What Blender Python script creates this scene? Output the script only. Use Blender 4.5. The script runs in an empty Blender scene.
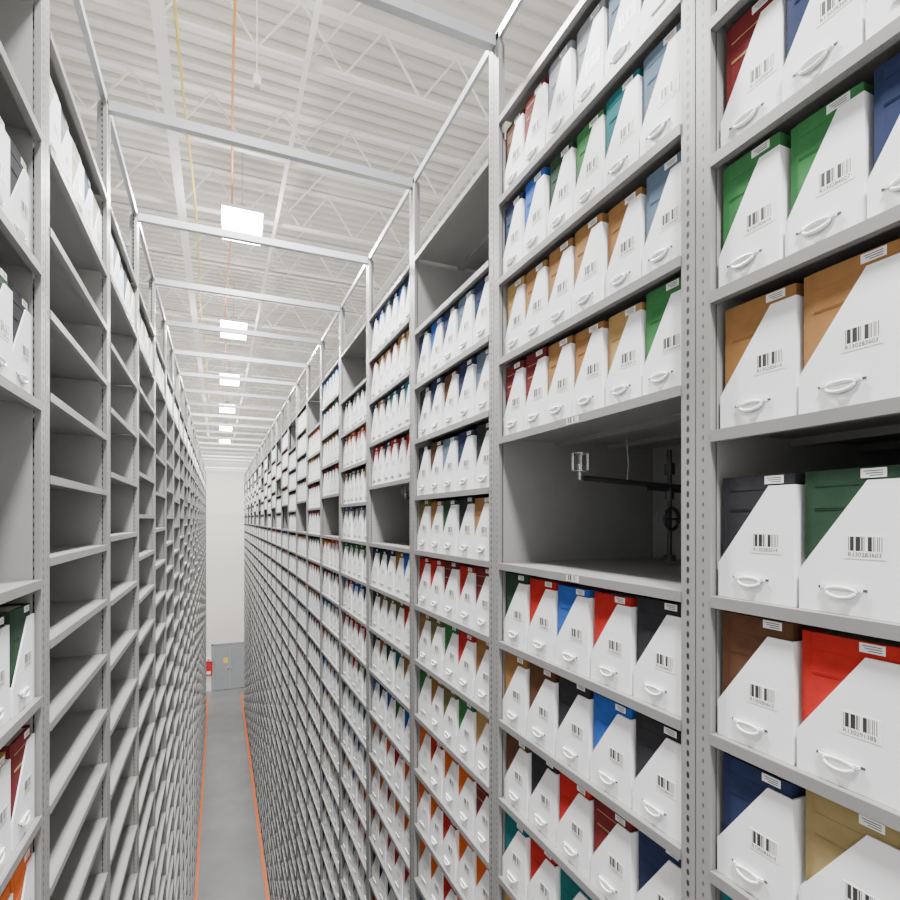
import bpy, math, random
from mathutils import Vector, Matrix
random.seed(7)
scene = bpy.context.scene
COL = scene.collection
# ------------------------------------------------------------ constants
FPX = 543.0; TH = math.radians(23.1); HY = 519.0
ZF = -8.03      # floor
RX = 1.0        # face of one rack
LX = -0.46      # face of other rack
P = 0.985
J0 = 0.919
DEPTH = 0.78
TOPZ = 1.90
YWALL = 27.7
def proj(x, y, z):
    d = y*math.cos(TH)+x*math.sin(TH)
    if d < 0.05: return None
    u = x*math.cos(TH)-y*math.sin(TH)
    return 450+FPX*u/d, HY-FPX*z/d, d
# ------------------------------------------------------------ materials
def new_mat(name):
    m = bpy.data.materials.new(name); m.use_nodes = True
    nt = m.node_tree
    return m, nt, nt.nodes['Principled BSDF']
def N(nt, t, **kw):
    n = nt.nodes.new(t)
    for k, v in kw.items(): setattr(n, k, v)
    return n
def mth(nt, op, a, b=None, c=None):
    n = N(nt, 'ShaderNodeMath', operation=op)
    for i, v in enumerate((a, b, c)):
        if v is None: continue
        if isinstance(v, (int, float)): n.inputs[i].default_value = v
        else: nt.links.new(v, n.inputs[i])
    return n.outputs[0]
def mat(name, col, rough=0.5, metal=0.0, var=0.06, scale=8.0, bump=0.0, bscale=60, spec=0.5):
    m, nt, b = new_mat(name)
    tc = N(nt, 'ShaderNodeTexCoord')
    nz = N(nt, 'ShaderNodeTexNoise'); nz.inputs['Scale'].default_value = scale
    nz.inputs['Detail'].default_value = 4
    nt.links.new(tc.outputs['Object'], nz.inputs['Vector'])
    mr = N(nt, 'ShaderNodeMapRange'); mr.inputs['To Min'].default_value = 1-var; mr.inputs['To Max'].default_value = 1+var
    mr.inputs['From Min'].default_value=0.25; mr.inputs['From Max'].default_value=0.75
    nt.links.new(nz.outputs['Fac'], mr.inputs['Value'])
    vm = N(nt, 'ShaderNodeVectorMath', operation='SCALE'); vm.inputs[0].default_value = col
    nt.links.new(mr.outputs[0], vm.inputs['Scale'])
    nt.links.new(vm.outputs[0], b.inputs['Base Color'])
    b.inputs['Roughness'].default_value = rough; b.inputs['Metallic'].default_value = metal
    b.inputs['Specular IOR Level'].default_value = spec
    if bump:
        n2 = N(nt, 'ShaderNodeTexNoise'); n2.inputs['Scale'].default_value = bscale
        nt.links.new(tc.outputs['Object'], n2.inputs['Vector'])
        bp = N(nt, 'ShaderNodeBump'); bp.inputs['Strength'].default_value = bump; bp.inputs['Distance'].default_value = 0.002
        nt.links.new(n2.outputs['Fac'], bp.inputs['Height']); nt.links.new(bp.outputs[0], b.inputs['Normal'])
    return m
M_rack = mat('grey_rack_paint', (0.225,0.224,0.22), 0.45)
M_panel = mat('grey_sheet_steel', (0.27,0.27,0.265), 0.55)
M_shelf = mat('pale_shelf_paint', (0.225,0.224,0.22), 0.45)
M_box = mat('white_corrugated_board', (0.88,0.885,0.90), 0.6, var=0.03, scale=3, bump=0.12, bscale=40)
M_plastic = mat('white_plastic', (0.88,0.88,0.88), 0.3, var=0.01)
M_dark = mat('dark_gap', (0.05,0.05,0.05), 0.7)
M_page = mat('book_paper', (0.5,0.45,0.36), 0.8)
M_sticker = mat('sticker_paper', (0.86,0.86,0.85), 0.5, var=0.01)
M_stickgrey = mat('printed_sticker', (0.42,0.42,0.43), 0.5, var=0.2, scale=80)
M_farlabel = mat('pale_printed_sticker', (0.6,0.6,0.61), 0.5, var=0.1, scale=80)
M_roof = mat('white_roof_paint', (0.69,0.655,0.60), 0.6, var=0.04, scale=1)
M_joist = mat('white_joist_paint', (0.83,0.80,0.75), 0.5, var=0.02)
M_bar = mat('galvanised_bar', (0.34,0.36,0.365), 0.35, metal=0.2)
M_wall = mat('white_wall_paint', (0.83,0.79,0.74), 0.7, var=0.02, scale=0.6)
M_floor = mat('sealed_concrete', (0.215,0.22,0.22), 0.25, var=0.13, scale=1.2)
M_orange = mat('orange_paint', (0.72,0.14,0.02), 0.4)
M_cabo = mat('orange_cable', (0.85,0.30,0.06), 0.5)
M_caby = mat('yellow_cable', (0.80,0.62,0.10), 0.5)
M_black = mat('black_iron', (0.03,0.03,0.032), 0.4)
M_valve = mat('dark_grey_iron', (0.04,0.04,0.042), 0.4)
M_steel = mat('bright_steel', (0.7,0.7,0.7), 0.25, metal=0.9)
M_door = mat('grey_door_paint', (0.30,0.315,0.33), 0.5)
M_red = mat('red_enamel', (0.55,0.02,0.02), 0.35)
M_gold = mat('gilt', (0.5,0.38,0.14), 0.4)
# post with holes
def holes_mat(name, rad, dark):
    m, nt, b = new_mat(name)
    tc = N(nt, 'ShaderNodeTexCoord'); s = N(nt, 'ShaderNodeSeparateXYZ')
    nt.links.new(tc.outputs['Object'], s.inputs[0])
    x, y, z = s.outputs
    fz = mth(nt, 'ABSOLUTE', mth(nt, 'SUBTRACT', mth(nt, 'FRACT', mth(nt, 'MULTIPLY', mth(nt,'ADD',z,20.0), 1/0.025)), 0.5))
    fz = mth(nt, 'MULTIPLY', fz, 0.025*0.55)
    ay = mth(nt, 'ABSOLUTE', y); ax = mth(nt, 'ABSOLUTE', mth(nt, 'SUBTRACT', x, 0.024))
    a = mth(nt, 'MINIMUM', ay, ax)
    r = mth(nt, 'SQRT', mth(nt, 'ADD', mth(nt, 'MULTIPLY', fz, fz), mth(nt, 'MULTIPLY', a, a)))
    k = mth(nt, 'LESS_THAN', r, rad)
    mx = N(nt, 'ShaderNodeMix', data_type='RGBA')
    mx.inputs['A'].default_value = (0.25,0.249,0.245,1); mx.inputs['B'].default_value = (dark,dark,dark,1)
    nt.links.new(k, mx.inputs['Factor']); nt.links.new(mx.outputs['Result'], b.inputs['Base Color'])
    b.inputs['Roughness'].default_value = 0.42
    return m
M_holes = holes_mat('perforated_rack_paint', 0.0042, 0.03)
M_holes2 = holes_mat('lightly_perforated_rack_paint', 0.0028, 0.08)
def barcode_mat():
    m, nt, b = new_mat('barcode_print')
    tc = N(nt, 'ShaderNodeTexCoord'); s = N(nt, 'ShaderNodeSeparateXYZ')
    nt.links.new(tc.outputs['Object'], s.inputs[0]); x, y, z = s.outputs
    wn = N(nt, 'ShaderNodeTexWhiteNoise', noise_dimensions='1D')
    nt.links.new(mth(nt, 'FLOOR', mth(nt, 'MULTIPLY', y, 1/0.0013)), wn.inputs['W'])
    bar = mth(nt, 'GREATER_THAN', wn.outputs['Value'], 0.42)
    iny = mth(nt, 'LESS_THAN', mth(nt, 'ABSOLUTE', y), 0.029)
    inz = mth(nt, 'LESS_THAN', mth(nt, 'ABSOLUTE', mth(nt, 'SUBTRACT', z, 0.005)), 0.0125)
    k = mth(nt, 'MULTIPLY', bar, mth(nt, 'MULTIPLY', iny, inz))
    mx = N(nt, 'ShaderNodeMix', data_type='RGBA')
    mx.inputs['A'].default_value = (0.86,0.86,0.86,1); mx.inputs['B'].default_value = (0.03,0.03,0.03,1)
    nt.links.new(k, mx.inputs['Factor']); nt.links.new(mx.outputs['Result'], b.inputs['Base Color'])
    b.inputs['Roughness'].default_value = 0.45
    return m
M_barcode = barcode_mat()
PAL = {
 'maroon':(0.15,0.022,0.025),'navy':(0.022,0.032,0.08),'green':(0.045,0.175,0.06),'darkgreen':(0.025,0.055,0.033),
 'brown':(0.29,0.15,0.055),'tan':(0.40,0.255,0.10),'charcoal':(0.03,0.031,0.035),'darkbrown':(0.10,0.047,0.025),
 'red':(0.42,0.024,0.02),'blue':(0.03,0.10,0.38),'slate':(0.11,0.16,0.22),'teal':(0.012,0.13,0.14),
 'orange':(0.64,0.13,0.025),'olive':(0.15,0.14,0.055),'grey':(0.26,0.275,0.30),'cream':(0.50,0.46,0.38),'sand':(0.29,0.225,0.10)}
PALW = {'maroon':'maroon','navy':'navy blue','green':'green','darkgreen':'dark green','brown':'golden brown','tan':'tan',
 'charcoal':'charcoal','darkbrown':'dark brown','red':'red','blue':'bright blue','slate':'slate blue','teal':'teal','orange':'orange',
 'olive':'olive','grey':'grey','cream':'cream','sand':'aged sand-coloured'}
M_book = {k: mat('cloth_'+k, c, 0.85, var=0.12, scale=25, bump=0.15, bscale=300, spec=0.12) for k, c in PAL.items()}
def attr_mat():
    m, nt, b = new_mat('mixed_book_cloth')
    a = N(nt, 'ShaderNodeAttribute', attribute_name='Col')
    nt.links.new(a.outputs['Color'], b.inputs['Base Color']); b.inputs['Roughness'].default_value = 0.85
    b.inputs['Specular IOR Level'].default_value = 0.1
    return m
M_attr = attr_mat()
def emis(name, col, st):
    m, nt, b = new_mat(name)
    b.inputs['Base Color'].default_value = (*col,1)
    b.inputs['Emission Color'].default_value = (*col,1); b.inputs['Emission Strength'].default_value = st
    return m
M_lamp = emis('glowing_lens', (1,0.985,0.96), 70)
# ------------------------------------------------------------ mesh builder
class MB:
    def __init__(s): s.v=[]; s.f=[]; s.m=[]; s.mats=[]; s.c=[]
    def mi(s, m):
        if m not in s.mats: s.mats.append(m)
        return s.mats.index(m)
    def poly(s, pts, m, c=None):
        b=len(s.v); s.v+= [tuple(p) for p in pts]; s.f.append(tuple(range(b,b+len(pts)))); s.m.append(s.mi(m)); s.c.append(c)
    def box(s, a, b, m, c=None):
        x0,y0,z0=a; x1,y1,z1=b; k=len(s.v)
        s.v += [(x0,y0,z0),(x1,y0,z0),(x1,y1,z0),(x0,y1,z0),(x0,y0,z1),(x1,y0,z1),(x1,y1,z1),(x0,y1,z1)]
        for q in ((0,3,2,1),(4,5,6,7),(0,1,5,4),(1,2,6,5),(2,3,7,6),(3,0,4,7)):
            s.f.append(tuple(k+i for i in q)); s.m.append(s.mi(m)); s.c.append(c)
    def prism(s, pts, off, m, c=None):
        n=len(pts); k=len(s.v); off=Vector(off)
        s.v += [tuple(p) for p in pts]+[tuple(Vector(p)+off) for p in pts]
        fs=[tuple(k+i for i in range(n))[::-1], tuple(k+n+i for i in range(n))]
        for i in range(n):
            j=(i+1)%n; fs.append((k+i,k+j,k+n+j,k+n+i))
        for f in fs: s.f.append(f); s.m.append(s.mi(m)); s.c.append(c)
    def beam(s, p, q, w, h, m):
        p=Vector(p); q=Vector(q); d=(q-p).normalized()
        up=Vector((0,0,1)) if abs(d.z)<0.95 else Vector((1,0,0))
        a=d.cross(up).normalized()*w/2; b=a.cross(d).normalized()*h/2
        s.prism([p-a-b,p+a-b,p+a+b,p-a+b], q-p, m)
    def tube(s, pts, r, m, n=8, closed=False):
        pts=[Vector(p) for p in pts]; L=len(pts); base=len(s.v)
        for i,p in enumerate(pts):
            if closed: t=pts[(i+1)%L]-pts[i-1]
            else: t=pts[min(i+1,L-1)]-pts[max(i-1,0)]
            t.normalize(); up=Vector((0,0,1)) if abs(t.z)<0.9 else Vector((1,0,0))
            a=t.cross(up).normalized(); b=a.cross(t).normalized()
            for k in range(n):
                an=2*math.pi*k/n; s.v.append(tuple(p+a*r*math.cos(an)+b*r*math.sin(an)))
        mi=s.mi(m)
        for i in range(L if closed else L-1):
            for k in range(n):
                i2=(i+1)%L
                s.f.append((base+i*n+k, base+i2*n+k, base+i2*n+(k+1)%n, base+i*n+(k+1)%n)); s.m.append(mi); s.c.append(None)
        if not closed:
            s.f.append(tuple(base+k for k in range(n))); s.m.append(mi); s.c.append(None)
            s.f.append(tuple(base+(L-1)*n+k for k in range(n))[::-1]); s.m.append(mi); s.c.append(None)
    def cyl(s, c, r, h, m, n=16, r2=None):
        r2 = r if r2 is None else r2
        k=len(s.v)
        for i in range(n):
            a=2*math.pi*i/n; s.v.append((c[0]+r*math.cos(a),c[1]+r*math.sin(a),c[2]))
        for i in range(n):
            a=2*math.pi*i/n; s.v.append((c[0]+r2*math.cos(a),c[1]+r2*math.sin(a),c[2]+h))
        mi=s.mi(m)
        fs=[tuple(k+i for i in range(n))[::-1], tuple(k+n+i for i in range(n))]+[(k+i,k+(i+1)%n,k+n+(i+1)%n,k+n+i) for i in range(n)]
        for f in fs: s.f.append(f); s.m.append(mi); s.c.append(None)
    def mesh(s, name):
        me=bpy.data.meshes.new(name); me.from_pydata(s.v,[],s.f)
        for m in s.mats: me.materials.append(m)
        me.polygons.foreach_set('material_index', s.m)
        if any(c is not None for c in s.c):
            ca=me.color_attributes.new('Col','FLOAT_COLOR','CORNER'); buf=[]
            for f,c in zip(s.f,s.c):
                c=c or (0.5,0.5,0.5)
                for _ in f: buf += [c[0],c[1],c[2],1.0]
            ca.data.foreach_set('color', buf)
        me.update(); return me
def add(name, me, loc=(0,0,0), rot=0.0, parent=None, label=None, cat=None, group=None, kind=None):
    o=bpy.data.objects.new(name, me); o.location=loc; o.rotation_euler=(0,0,rot)
    if parent is not None: o.parent=parent
    if label: o['label']=label
    if cat: o['category']=cat
    if group: o['group']=group
    if kind: o['kind']=kind
    COL.objects.link(o); return o
# ------------------------------------------------------------ shelving
PW=0.039; GAP=0.002
def post_mesh(sgn):
    b=MB(); mm=M_holes if sgn<0 else M_holes2
    b.box((0,-PW/2,0),(0.004,PW/2,TOPZ-ZF),mm)
    y=sgn*(PW/2); b.box((0.004,min(y,y-sgn*0.004),0),(0.045,max(y,y-sgn*0.004),TOPZ-ZF),M_holes)
    b.box((0.004,min(-y,-y+sgn*0.003),0),(0.016,max(-y,-y+sgn*0.003),TOPZ-ZF),M_rack)
    b.box((-0.004,-PW/2-0.000,0),(0.05,PW/2,0.012),M_rack)
    return b.mesh('post')
ME_post={-1:post_mesh(-1),1:post_mesh(1)}
def shelf_geo(b, z, far=False):
    y0=GAP+PW+0.002; y1=P-GAP-PW-0.002; L=0.025
    b.box((0.0,y0,z-0.004),(DEPTH,y1,z),M_shelf)
    b.box((-0.003,y0,z-L),(0.002,y1,z+0.0),M_shelf)
    if not far:
        b.box((0.002,y0,z-L),(0.016,y1,z-L+0.002),M_shelf)
        b.box((DEPTH-0.003,y0,z-L),(DEPTH,y1,z-0.004),M_shelf)
        b.box((0.26,y0,z-0.022),(0.30,y1,z-0.004),M_shelf)
        b.box((0.52,y0,z-0.022),(0.56,y1,z-0.004),M_shelf)
_b=MB(); shelf_geo(_b,0.0); ME_shelf=_b.mesh('shelf')
_b=MB(); _b.box((0.02,0,0.02),(DEPTH-0.01,0.0015,TOPZ-ZF-0.42),M_panel); ME_side=_b.mesh('side_panel')
_b=MB(); _b.box((0,GAP+PW,0.02),(0.002,P-GAP-PW,TOPZ-ZF-0.42),M_panel); ME_back=_b.mesh('added_back_sheet')  # back sheet added to stop outside light showing through the open bays
_b=MB(); _b.box((0,0.0,0),(0.03,P,0.004),M_bar); _b.box((0,0.0,-0.03),(0.004,P,0),M_bar); ME_rail=_b.mesh('top_rail')
_b=MB(); _b.box((-0.0006,-0.03,-0.009),(0,0.03,0.009),M_barcode); ME_shlab=_b.mesh('shelf_label')
def unit(side, J, zs, detail, label, labels_at=()):
    if side=='R': base=(RX,J,ZF); rot=0.0
    else: base=(LX,J+P,ZF); rot=math.pi
    if detail:
        e=add('shelving_unit',None,base,rot,label=label,cat='shelving unit',group='storage racks along the aisle')
        e.empty_display_size=0.2
        H=TOPZ-ZF
        for yy,sg in ((GAP+PW/2,-1),(P-GAP-PW/2,1)):
            add('upright_post',ME_post[sg],(0,yy,0),0,e)
            add('rear_post',ME_post[-sg],(DEPTH+0.004,yy,0),math.pi,e)
        add('side_panel',ME_side,(0,GAP+PW-0.002,0),0,e)
        add('side_panel',ME_side,(0,P-GAP-PW,0),0,e)
        add('added_back_sheet',ME_back,(DEPTH-0.008,0,0),0,e)
        add('top_rail',ME_rail,(0.0,0,H),0,e)
        add('top_rail',ME_rail,(DEPTH-0.03,0,H),0,e)
        for z in zs:
            s=add('shelf',ME_shelf,(0,0,z-ZF),0,e)
            if z in labels_at: add('shelf_label',ME_shlab,(-0.0032,P*0.47,-0.0125),0,s,label='white barcode label on shelf edge')
        return
    key=('far',tuple(zs))
    if key not in FAR:
        b=MB(); H=TOPZ-ZF
        for y0 in (GAP,P-GAP-PW):
            b.box((0,y0,0),(0.04,y0+PW,H),M_rack); b.box((DEPTH-0.04,y0,0),(DEPTH,y0+PW,H),M_rack)
        for y0 in (GAP+PW-0.002,P-GAP-PW): b.box((0.02,y0,0),(DEPTH-0.02,y0+0.0015,H-0.42),M_panel)
        b.box((DEPTH-0.008,GAP+PW,0.02),(DEPTH-0.006,P-GAP-PW,H-0.42),M_panel)  # same added sheet, closing the rack back against light
        b.box((0,0,H-0.03),(0.03,P,H),M_bar); b.box((DEPTH-0.03,0,H-0.03),(DEPTH,P,H),M_bar)
        for z in zs: shelf_geo(b,z-ZF,True)
        FAR[key]=b.mesh('shelving_unit')
    add('shelving_unit',FAR[key],base,rot,label=label,cat='shelving unit',group='storage racks along the aisle')
FAR={}
def down(z0, pitch, zend=-7.9):
    r=[]; z=z0
    while z>zend: r.append(round(z,4)); z-=pitch
    return r
# ------------------------------------------------------------ trays (white boxes)
H_LO,H_HI,BD=0.074,0.236,0.30
TK=0.004
def front_pts(w,x=0.0):
    h=w/2
    return [(x,h,0),(x,-h,0),(x,-h,H_HI),(x,-h*0.38,H_HI),(x,h,H_LO)]
def tray_geo(b, w, far=False, o=(0,0,0)):
    h=w/2
    b.prism(front_pts(w),(TK,0,0),M_box)
    b.box((TK,-h,0),(BD,-h+TK,H_HI),M_box)
    b.prism([(TK,h,0),(BD,h,0),(BD,h,H_HI),(BD*0.6,h,H_HI*0.75),(TK,h,H_LO)][::-1],(0,-TK,0),M_box)
    b.box((TK,-h+TK,0),(BD,h-TK,TK),M_box)
    b.box((BD-TK,-h+TK,TK),(BD,h-TK,H_HI),M_box)
def text_into(b, s, size, m, x, y0, z0):
    cu=bpy.data.curves.new('t','FONT'); cu.body=s; cu.size=size; cu.align_x='CENTER'; cu.align_y='CENTER'; cu.resolution_u=2
    ob=bpy.data.objects.new('t',cu); COL.objects.link(ob); bpy.context.view_layer.update()
    me=bpy.data.meshes.new_from_object(ob.evaluated_get(bpy.context.evaluated_depsgraph_get()))
    k=len(b.v)
    for v in me.vertices: b.v.append((x, y0-v.co.x, z0+v.co.y))
    for p in me.polygons: b.f.append(tuple(k+i for i in p.vertices)); b.m.append(b.mi(m)); b.c.append(None)
    bpy.data.objects.remove(ob); bpy.data.meshes.remove(me)
def label_mesh(i, s):
    b=MB()
    b.box((-0.0005,-0.033,-0.021),(0,0.033,0.020),M_barcode)
    text_into(b, s, 0.0105, M_black, -0.0008, 0, -0.0138)
    return b.mesh('barcode_label')
ME_label=[label_mesh(i,s) for i,s in enumerate(('R130283603','R130283614','R130284027','R130291385'))]
def handle_mesh():
    b=MB()
    pts=[]
    n=20
    for i in range(n):
        a=2*math.pi*i/n; y=0.025*math.cos(a); z=0.0115*math.sin(a)
        z = z if z<0 else z*0.55
        pts.append((-0.005-0.003*max(0,-math.sin(a)),y,z))
    b.tube(pts,0.0030,M_plastic,8,True)
    b.box((-0.006,-0.034,0.0015),(0,0.034,0.0065),M_plastic)
    b.box((-0.0006,-0.034,0.0065),(0,0.034,0.0082),M_stickgrey)
    for s in (-1,1):
        y=s*0.037; b.box((-0.0006,y-0.004,0.0015),(0,y+0.004,0.006),M_dark)
    b.prism([(-0.0035,0.024*math.cos(t),-0.0105*math.sin(t)) for t in [math.pi*i/12 for i in range(13)]],(0.0030,0,0),M_plastic)
    b.prism([(-0.0005,0.026*math.cos(t),-0.0165*math.sin(t)) for t in [math.pi*i/12 for i in range(13)]],(0.0005,0,0),M_stickgrey)
    return b.mesh('handle')
ME_handle=handle_mesh()
ME_tray={}; ME_traymid={}
def tray_mesh(w, mid):
    d=ME_traymid if mid else ME_tray
    if w not in d:
        b=MB(); tray_geo(b,w)
        if mid:
            b.box((-0.0006,-0.047,0.106),(0,0.000,0.134),M_farlabel)
            b.box((-0.005,-0.03,0.036),(0,0.036,0.042),M_plastic); b.box((-0.0006,-0.03,0.042),(0,0.036,0.045),M_dark)
        d[w]=b.mesh('storage_tray')
    return d[w]
ME_cover={}; ME_pages={}
def book_meshes(c, w, mid, BH):
    k=(c,round(w,4),mid,BH)
    if k not in ME_cover:
        b=MB(); m=M_book[c]; h=w/2; D=0.262
        sp=[(0.003,-h,0),(0.0005,-h*0.75,0),(0,0,0),(0.0005,h*0.75,0),(0.003,h,0),(0.007,h,0),(0.007,-h,0)]
        b.prism([Vector(p) for p in sp][::-1],(0,0,BH),m)
        b.box((0.007,-h,0),(D,-h+0.004,BH),m); b.box((0.007,h-0.004,0),(D,h,BH),m)
        if mid: b.box((0.007,-h+0.004,0.003),(D-0.006,h-0.004,BH-0.006),M_page); b.box((-0.0008,-h+0.008,BH-0.019),(0.0002,-h+0.045,BH-0.005),M_sticker)
        else:
            for zz in (0.225,0.185,0.182): b.box((-0.0006,-h*0.75,zz),(0.0004,h*0.75,zz+0.0012),M_gold if c in('maroon',) else m)
        ME_cover[k]=b.mesh('book')
        b=MB(); b.box((0.0072,-h+0.0042,0.003),(D-0.006,h-0.0042,BH-0.006),M_page); ME_pages[k]=b.mesh('pages')
    return ME_cover[k],ME_pages[k]
def slab():
    b=MB(); b.box((-0.0006,-0.020,-0.008),(0,0.020,0.008),M_sticker)
    b.box((-0.0008,-0.015,-0.001),(-0.0006,0.012,0.0005),M_black); b.box((-0.0008,-0.015,0.003),(-0.0006,0.015,0.0045),M_black)
    b.box((-0.0008,-0.015,-0.005),(-0.0006,0.006,-0.0035),M_black)
    return b.mesh('spine_label')
ME_slab=slab()
TRAYS=[]
def row(side, J, z, n, cols):
    W=P-2*GAP-2*PW-0.008; w=W/n
    for j in range(n):
        ly=GAP+PW+0.004+W-(j+0.5)*w   # j=0 at far end for the R side
        c=cols[j%len(cols)] if cols else None
        if side=='R': x=RX+0.012; y=J+ly
        else: x=LX-0.012; y=J+P-ly
        p=proj(x,y,z+0.12); q0=proj(x,y-w/2,z); q1=proj(x,y+w/2,z+0.24)
        vis = p is not None and q0 is not None and q1 is not None and -15<p[0]<925 and -25<p[1]<925
        if vis and side=='L' and p[0]<60 and p[0]>33: vis=False
        size=abs(q0[0]-q1[0])*(FPX*0.24/p[2]) if vis else -abs(y)
        TRAYS.append((-size, side, x, y, z, round(w-0.008,5), c, J))
common=['charcoal','darkbrown','navy','maroon','darkgreen','brown','red','slate','tan','olive','blue','blue','teal','green','brown','red','orange','red']
def rc(n):
    base=random.choice(common)
    return [base if random.random()<0.5 else random.choice(common) for _ in range(n)]
low=down(-0.17,0.303)
above={0:[0.195,0.501,0.801,1.105,1.41],1:[0.315,0.62,0.93,1.24,1.555],2:[0.128,0.438,0.74,1.04,1.45],3:[0.235,0.54,0.845,1.15,1.45]}
SPEC={
 (0,1.105):['maroon','navy','navy'],(0,0.801):['maroon','navy','navy'],(0,0.501):['green','green','navy'],(0,0.195):['brown','brown','tan'],
 (0,-0.17):['charcoal','darkgreen','navy'],(0,-0.473):['darkbrown','red','grey'],(0,-0.776):['navy','sand','olive'],
 (1,1.24):['darkbrown','maroon','grey','grey','slate','charcoal'],(1,0.93):['navy','blue','darkgreen','green','teal','slate'],
 (1,0.62):['tan','brown','brown','brown','brown','slate'],(1,0.315):['maroon','maroon','brown','brown','tan','green'],
 (1,-0.473):['darkgreen','red','blue','red','charcoal'],(1,-0.776):['brown','darkbrown','charcoal','blue','charcoal'],
 (1,-1.079):['darkbrown','charcoal','red','maroon','navy'],(1,-1.382):['teal','red','teal','navy','red'],
 (2,0.74):['navy','blue','navy','slate','navy'],(2,0.438):['charcoal','navy','darkbrown','navy','slate'],
 (2,0.128):['charcoal','darkbrown','slate','navy','charcoal'],(2,-0.17):['olive','brown','darkgreen','charcoal','brown'],
 (2,-0.473):['red','red','maroon','red','maroon'],(2,-0.776):['brown','olive','green','red','brown'],
 (2,-1.079):['green','brown','olive','green','tan'],
 (2,-1.382):['orange','red','orange','orange','maroon'],(2,-1.685):['orange','orange','red','orange','orange'],(2,-1.988):['orange','orange','red','orange','orange'],
 (3,1.15):['navy','blue','slate','navy','blue','navy'],(3,0.845):['maroon','tan','tan','maroon','brown','tan'],(3,0.54):['navy','tan','navy','teal','navy','teal'],
 (3,0.235):['red','red','navy','red','maroon','red'],(3,-0.473):['navy','darkgreen','navy','brown','blue'],(3,-1.079):['darkgreen','brown','darkgreen','teal','brown'],
 (3,-1.382):['blue','navy','blue','green','blue'],(3,-1.685):['orange','brown','orange','red','orange'],(3,-1.988):['orange','orange','red','orange','orange'],
}
NB=25
for k in range(NB):
    J=J0-P+P*k
    kk=k if k<4 else (2 if k%2==0 else 3)
    zs=above[kk]+low
    unit('R',J,zs,k<7,'grey perforated steel shelving unit full of white trays', labels_at=((0.315,-0.17) if k==1 else ((-0.473,) if k==0 else ())))
    for z in zs:
        top=max(zs)
        if z==top: continue
        if kk in (1,3) and z==-0.17: continue
        if kk==2 and z>=1.0: continue
        if k>4 and z>0.2 and random.random()<0.06: continue
        n=6 if (z>0.3 and kk!=2) else 5
        if k>=3 and z>0: n=6
        cols=SPEC.get((k,z)) or rc(n)
        row('R',J,z,n,cols)
for k in range(-1,24):
    J=J0+P*k
    if k<=0: zs=[0.33,0.71,1.09,1.50]+[-0.17]+down(-0.5,0.335)
    elif k==1: zs=[1.45,1.11,0.865,0.62,0.375,0.13]+down(-0.115,0.245)
    elif k%2: zs=[1.45,1.11,0.84,0.57,0.30]+down(0.03,0.27)
    else: zs=[1.45,1.13,0.82,0.52,0.22]+down(-0.08,0.30)
    lab='grey perforated steel shelving unit with empty shelves' if k>0 else 'grey perforated steel shelving unit with some white trays'
    unit('L',J,zs,0<=k<6,lab)
    for z in zs:
        if k<=0:
            if z in (1.50,1.09,-0.17): continue
            row('L',J,z,5,['darkgreen','charcoal','teal'] if z>0 else (['charcoal','darkgreen','slate'] if z>-0.6 else (['maroon','maroon','orange','tan'] if z>-0.9 else ['orange','orange','brown'])))
        elif z in (1.11,1.13): row('L',J,z,5,['cream','grey','cream','slate'])
TRAYS.sort(key=lambda t:t[0])
random.seed(11)
nind=min(300,sum(1 for t in TRAYS if t[0]<-5))
bs=MB(); bk=MB()
for i,(d,side,x,y,z,w,c,J) in enumerate(TRAYS):
    rot=0 if side=='R' else math.pi; sx=1 if side=='R' else -1
    bw=round(w-random.choice((0.0095,0.012,0.016)),4); ox=0.0052
    BH=random.choice((0.258,0.262,0.266,0.254))
    c2=c or 'charcoal'
    if i<nind:
        mid=i>=110
        x1=x+sx*random.uniform(0,0.010)
        rr=rot+math.radians(random.uniform(-0.5,0.5))
        t=add('storage_tray',tray_mesh(w,mid),(x1,y,z+0.0006),rr,label='white corrugated cardboard tray with slanted front on a steel shelf',cat='storage box',group='white trays on the shelves')
        cm,pm=book_meshes(c2,bw,mid,BH)
        bo=add('book',cm,(x1+sx*ox,y,z+TK+0.0012),rr,label='thick %s bound volume standing in a white tray'%PALW[c2],cat='book',group='bound volumes in the trays')
        if not mid:
            ly=-0.008+random.uniform(-0.006,0.004)
            add('barcode_label',random.choice(ME_label),(-0.0001,ly-0.016,0.118+random.uniform(-0.005,0.005)),0,t,label='white barcode sticker')
            add('handle',ME_handle,(0,0.008,0.042),0,t,label='white plastic pull handle')
            add('pages',pm,(0,0,0),0,bo,label='cream page block')
            add('spine_label',ME_slab,(-0.0001,-bw/2+0.040,BH-0.0105),0,bo,label='white call number sticker')
    else:
        h=w/2
        def T(p): return (x+sx*p[0], y+sx*p[1], z+p[2])
        b=bs
        b.prism([T(p) for p in front_pts(w)],(sx*TK,0,0),M_box)
        for q0,q1 in (((TK,-h,0),(0.2,-h+TK,H_HI)),((TK,h-TK,0),(0.2,h,H_LO))):
            a=T(q0); e=T(q1); b.box(tuple(map(min,a,e)),tuple(map(max,a,e)),M_box)
        a=T((-0.0006,-0.044,0.106)); e=T((0,-0.002,0.132)); b.box(tuple(map(min,a,e)),tuple(map(max,a,e)),M_farlabel)
        a=T((-0.003,-0.022,0.038)); e=T((0,0.030,0.045)); b.box(tuple(map(min,a,e)),tuple(map(max,a,e)),M_farlabel)
        a=T((ox,-bw/2,0.002)); e=T((0.2,bw/2,BH)); bk.box(tuple(map(min,a,e)),tuple(map(max,a,e)),M_attr,PAL[c2])
add('storage_trays',bs.mesh('storage_trays'),label='rows of white cardboard trays along distant shelves',cat='storage box',kind='stuff',group='white trays on the shelves')
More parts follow.
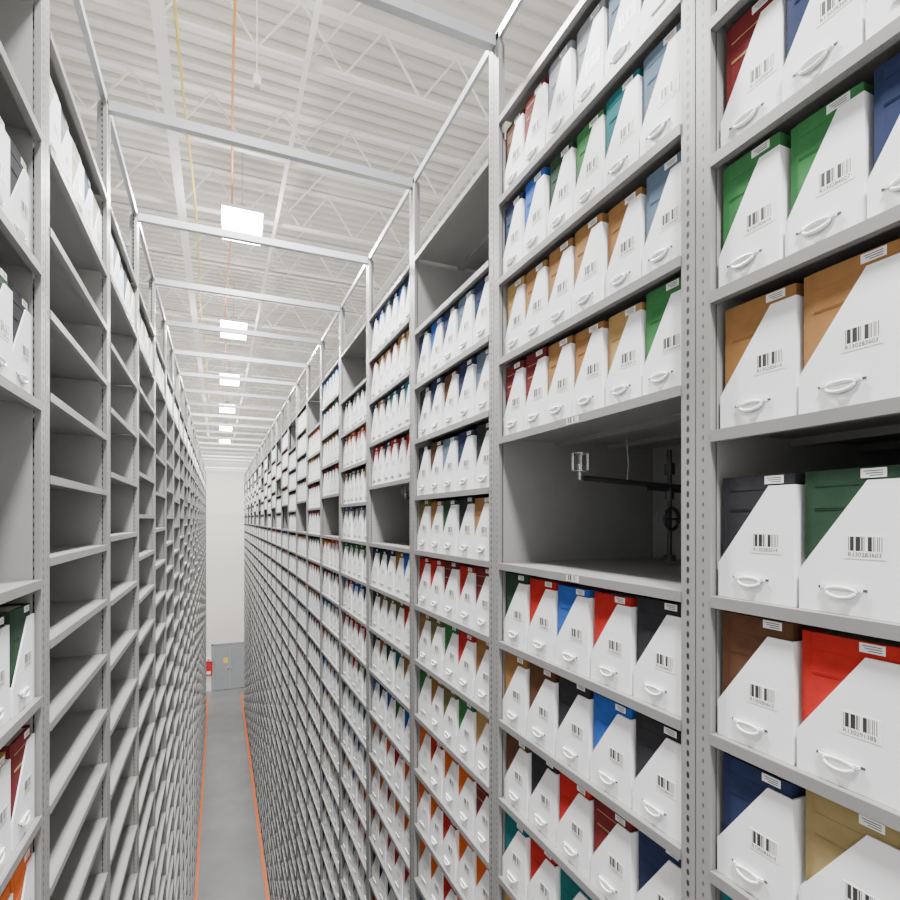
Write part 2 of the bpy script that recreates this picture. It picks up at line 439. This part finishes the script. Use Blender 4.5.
add('books',bk.mesh('books'),label='mixed coloured bound volumes in distant white trays',cat='book',kind='stuff',group='bound volumes in the trays')
# ------------------------------------------------------------ cross bars over the aisle
b=MB(); b.box((LX+0.001,-0.003,0),(RX-0.001,0.003,0.045),M_bar); b.box((LX+0.001,0.003,0.039),(RX-0.001,0.032,0.045),M_bar); b.box((LX+0.001,0.003,0),(RX-0.001,0.032,0.005),M_bar)
ME_bar=b.mesh('aisle_tie_bar')
for k in range(1,24):
    add('aisle_tie_bar',ME_bar,(0,J0+P*k-0.016,TOPZ-0.045),0,label='galvanised steel channel tying two racks over the aisle',cat='beam',group='tie bars over the aisle')
# ------------------------------------------------------------ room
X0,X1,Y0=-6.0,9.0,-3.5
ZC=4.05
b=MB(); b.box((X0,Y0,ZF-0.1),(X1,YWALL,ZF),M_floor); add('floor',b.mesh('floor'),kind='structure',label='grey sealed concrete floor')
b=MB(); b.box((X0,YWALL,ZF-0.1),(X1,YWALL+0.2,ZC+0.2),M_wall); add('wall_back',b.mesh('wall_back'),kind='structure',label='plain white painted end wall')
b=MB(); per=0.155; prof=[(0,0),(0.075,0),(0.085,0.045),(0.145,0.045)]
y=Y0; pr=[]
while y<YWALL:
    for a,h in prof: pr.append((min(y+a,YWALL),ZC+h))
    y+=per
pr.append((YWALL,ZC))
for i in range(len(pr)-1):
    b.poly([(X0,pr[i][0],pr[i][1]),(X0,pr[i+1][0],pr[i+1][1]),(X1,pr[i+1][0],pr[i+1][1]),(X1,pr[i][0],pr[i][1])],M_roof)
b.box((X0,Y0,ZC+0.12),(X1,YWALL,ZC+0.17),M_roof)
add('ceiling',b.mesh('ceiling'),kind='structure',label='white corrugated metal roof deck')
# joists
JT,JB=ZC-0.002,ZC-0.50
b=MB(); b.box((X0,-0.035,-0.022),(X1,0.035,0),M_joist); ME_tc=b.mesh('top_chord')
b=MB(); b.box((X0,-0.026,-0.5),(X1,0.026,-0.475),M_joist); ME_bc=b.mesh('bottom_chord')
b=MB(); xx=X0; s=0
while xx<X1-0.35:
    b.beam((xx,0,-0.485 if s else -0.015),(xx+0.33,0,-0.015 if s else -0.485),0.015,0.015,M_joist); xx+=0.33; s=1-s
ME_web=b.mesh('web')
yj=0.6
while yj<YWALL-0.3:
    e=add('roof_joist',ME_tc,(0,yj,JT),label='white open-web steel roof joist under the deck',cat='joist',group='roof joists')
    add('bottom_chord',ME_bc,(0,0,0),0,e); add('web',ME_web,(0,0,0),0,e); yj+=1.25
for bx,w in ((-0.38,0.09),(0.62,0.04),(2.3,0.08),(-1.9,0.05),(4.0,0.05)):
    b=MB(); b.box((-w/2,Y0,0),(w/2,YWALL-0.05,0.008),M_joist); b.box((-0.004,Y0,0.008),(0.004,YWALL-0.05,0.08),M_joist)
    yy=0.6
    while yy<YWALL-2 and bx in (0.62,4.0):
        b.beam((0,yy,0.06),(0.55,yy+0.625,0.53),0.012,0.012,M_joist)
        b.beam((0.55,yy+0.625,0.53),(0,yy+1.25,0.06),0.012,0.012,M_joist); yy+=1.25
    add('roof_beam',b.mesh('roof_beam'),(bx,0,JB-0.082),label='long white steel brace running below the joists',cat='beam',group='roof braces')
# cables
def cable(name,x,z,m,label,r):
    b=MB(); pts=[]
    for i in range(110):
        y=0.5+i*0.22; pts.append((x+0.02*math.sin(y*1.1),y,z))
    b.tube(pts,r,m,6); add(name,b.mesh(name),label=label,cat='cable')
cable('yellow_cable',-0.255,JT-0.5-0.0080,M_caby,'thin yellow cable running beneath the roof joists',0.010)
cable('orange_cable',0.125,JT-0.5-0.0080,M_cabo,'thin orange cable running beneath the roof joists',0.010)
# ------------------------------------------------------------ lamps
ZL=3.3; LS=0.21
b=MB()
b.prism([(-LS,-LS,0),(LS,-LS,0),(LS,LS,0),(-LS,LS,0)],(0,0,0.04),M_plastic)
b.cyl((0,0,0.04),0.09,0.1,M_steel,16,0.06)
ME_h=b.mesh('lamp_housing')
b=MB(); b.box((-LS+0.01,-LS+0.01,-0.16),(LS-0.01,LS-0.01,0),M_lamp); ME_l=b.mesh('lamp_lens')
b=MB(); b.cyl((0,0,0.14),0.006,ZC-ZL-0.14,M_steel,8); ME_c=b.mesh('hanging_rod')
for i in range(-2,6):
    yy=6.4+3.58*i
    e=add('pendant_light',ME_h,(0.24,yy,ZL),label='square glowing high-bay lamp hanging over the aisle',cat='light',group='high-bay lamps')
    add('lamp_lens',ME_l,(0,0,0),0,e,label='glowing white lens'); add('hanging_rod',ME_c,(0,0,0),0,e)
    L=bpy.data.lights.new('lamp','AREA'); L.shape='SQUARE'; L.size=0.4; L.energy=340; L.color=(1,0.985,0.965)
    lo=bpy.data.objects.new('lamp_glow',L); lo.location=(0,0,-0.17); lo.parent=e; COL.objects.link(lo)
b=MB(); b.cyl((0,0,0),0.006,0.83,M_joist,8); b.cyl((0,0,-0.06),0.03,0.07,M_plastic,12); b.cyl((0,0,-0.075),0.022,0.015,M_stickgrey,12)
add('ceiling_sensor',b.mesh('ceiling_sensor'),(0.26,4.2,3.22),label='small white sensor hanging on a thin drop rod',cat='sensor')
# ------------------------------------------------------------ floor strips, door, alarm
for x,nm in ((LX-0.03,0),(RX-0.0,1)):
    b=MB(); xx=x+ (0.045 if nm==0 else -0.04)
    b.box((xx-0.035,0,ZF),(xx+0.035,26.8,ZF+0.012),M_orange)
    add('floor_guide_strip',b.mesh('floor_guide_strip'),label='orange guide strip along the foot of the rack',cat='floor marking',group='orange floor strips')
e=add('door_1',None,(0.5,YWALL,ZF),label='grey steel double door',kind='structure')
def leaf(sg):
    b=MB(); x0,x1=(-0.72,-0.01) if sg<0 else (0.01,0.72)
    b.box((x0,-0.05,0.02),(x1,-0.01,2.1),M_door)
    return b.mesh('door_leaf')
for sg in (-1,1):
    l=add('door_leaf',leaf(sg),(0,0,0),0,e)
    b=MB(); x=sg*0.08; b.box((x-0.05,-0.11,1.0),(x+0.05,-0.05,1.03),M_steel); b.box((x-0.02,-0.06,0.95),(x+0.02,-0.05,1.08),M_steel)
    add('handle',b.mesh('handle'),(0,0,0),0,l,label='steel lever handle')
b=MB(); b.box((-0.80,-0.06,0),(-0.73,0,2.18),M_door); b.box((0.73,-0.06,0),(0.80,0,2.18),M_door); b.box((-0.80,-0.06,2.11),(0.80,0,2.18),M_door)
add('door_frame',b.mesh('door_frame'),(0,0,0),0,e)
b=MB(); b.box((-0.08,-0.056,1.25),(0.12,-0.05,1.5),M_caby); add('door_sign',b.mesh('door_sign'),(-0.2,0,0),0,e,label='small yellow notice')
b=MB(); b.box((-0.16,-0.12,0),(0.16,0,0.62),M_red); b.box((-0.09,-0.124,0.06),(0.09,-0.12,0.2),M_plastic)
add('fire_alarm_box',b.mesh('fire_alarm_box'),(-0.42,YWALL,ZF+0.76),label='red wall alarm box beside the grey door',cat='alarm')
b=MB(); b.box((-0.12,-0.1,0),(0.12,0,0.13),M_plastic); b.cyl((0,-0.1,0.04),0.05,0.05,M_red,12)
add('alarm_strobe',b.mesh('alarm_strobe'),(-0.42,YWALL,ZF+1.42),label='white wall strobe above the red alarm box',cat='alarm')
# ------------------------------------------------------------ sprinkler assembly in the open bays
b=MB(); b.tube([(0.20,0.655,0.145),(0.22,0.65,0.145),(0.42,0.585,0.125),(0.50,0.556,0.118),(0.68,0.49,0.10),(0.765,0.46,0.095)],0.010,M_black,10)
b.tube([(0.42,0.585,0.112),(0.68,0.49,0.090)],0.008,M_black,8)
ME_p=b.mesh('pipe')
b=MB(); c=Vector((0.19,0.665,0.0)); R=0.030
for z in (0.172,0.234): b.tube([(c.x+R*math.cos(2*math.pi*i/20),c.y+R*math.sin(2*math.pi*i/20),z) for i in range(20)],0.0024,M_steel,6,True)
for i in range(6):
    a=2*math.pi*i/6; b.tube([(c.x+R*math.cos(a),c.y+R*math.sin(a),0.172),(c.x+R*math.cos(a),c.y+R*math.sin(a),0.234)],0.0022,M_steel,6)
b.tube([(c.x-R,c.y,0.234),(c.x+R,c.y,0.234)],0.0022,M_steel,6)
ME_g=b.mesh('wire_guard')
b=MB(); b.cyl((c.x,c.y,0.14),0.010,0.05,M_steel,12); b.cyl((c.x,c.y,0.19),0.018,0.004,M_steel,12); b.cyl((c.x,c.y,0.19),0.005,0.03,M_steel,8)
ME_s=b.mesh('sprinkler_head')
b=MB(); vx,vy=0.50,0.555
b.tube([(vx,vy,-0.13),(vx,vy,0.25)],0.008,M_valve,10)
b.tube([(vx-0.01+0.032*math.cos(2*math.pi*i/18),vy-0.02,0.0+0.038*math.sin(2*math.pi*i/18)) for i in range(18)],0.007,M_valve,8,True)
b.tube([(vx-0.040,vy-0.02,0),(vx+0.020,vy-0.02,0)],0.004,M_valve,6)
b.cyl((vx,vy,0.16),0.018,0.04,M_valve,12); b.cyl((vx,vy,0.07),0.016,0.03,M_valve,12); b.cyl((vx,vy,-0.15),0.022,0.02,M_valve,12)
b.tube([(0.35,0.605,0.14),(0.352,0.60,0.2),(0.348,0.605,0.29)],0.0025,M_steel,6)
ME_v=b.mesh('valve')
for k in (1,3,5):
    J=J0-P+P*k
    e=add('sprinkler_assembly',ME_p,(RX,J+0.02,0),label='black sprinkler pipe inside an open shelf bay',cat='sprinkler',group='in-rack sprinklers')
    add('wire_guard',ME_g,(0,0,0),0,e,label='bright steel wire guard'); add('sprinkler_head',ME_s,(0,0,0),0,e); add('valve',ME_v,(0,0,0),0,e)
# ------------------------------------------------------------ world + camera
w=bpy.data.worlds.new('world'); scene.world=w; w.use_nodes=True
w.node_tree.nodes['Background'].inputs[0].default_value=(1,0.99,0.975,1)
w.node_tree.nodes['Background'].inputs[1].default_value=1.4
cam=bpy.data.cameras.new('camera'); co=bpy.data.objects.new('camera',cam); COL.objects.link(co)
co.location=(0,0,0); co.rotation_euler=(math.pi/2,0,-TH)
cam.sensor_width=36; cam.lens=FPX/900*36; cam.shift_y=(HY-450)/900; cam.clip_start=0.02
scene.camera=co
print('trays',len(TRAYS),'individual',nind)
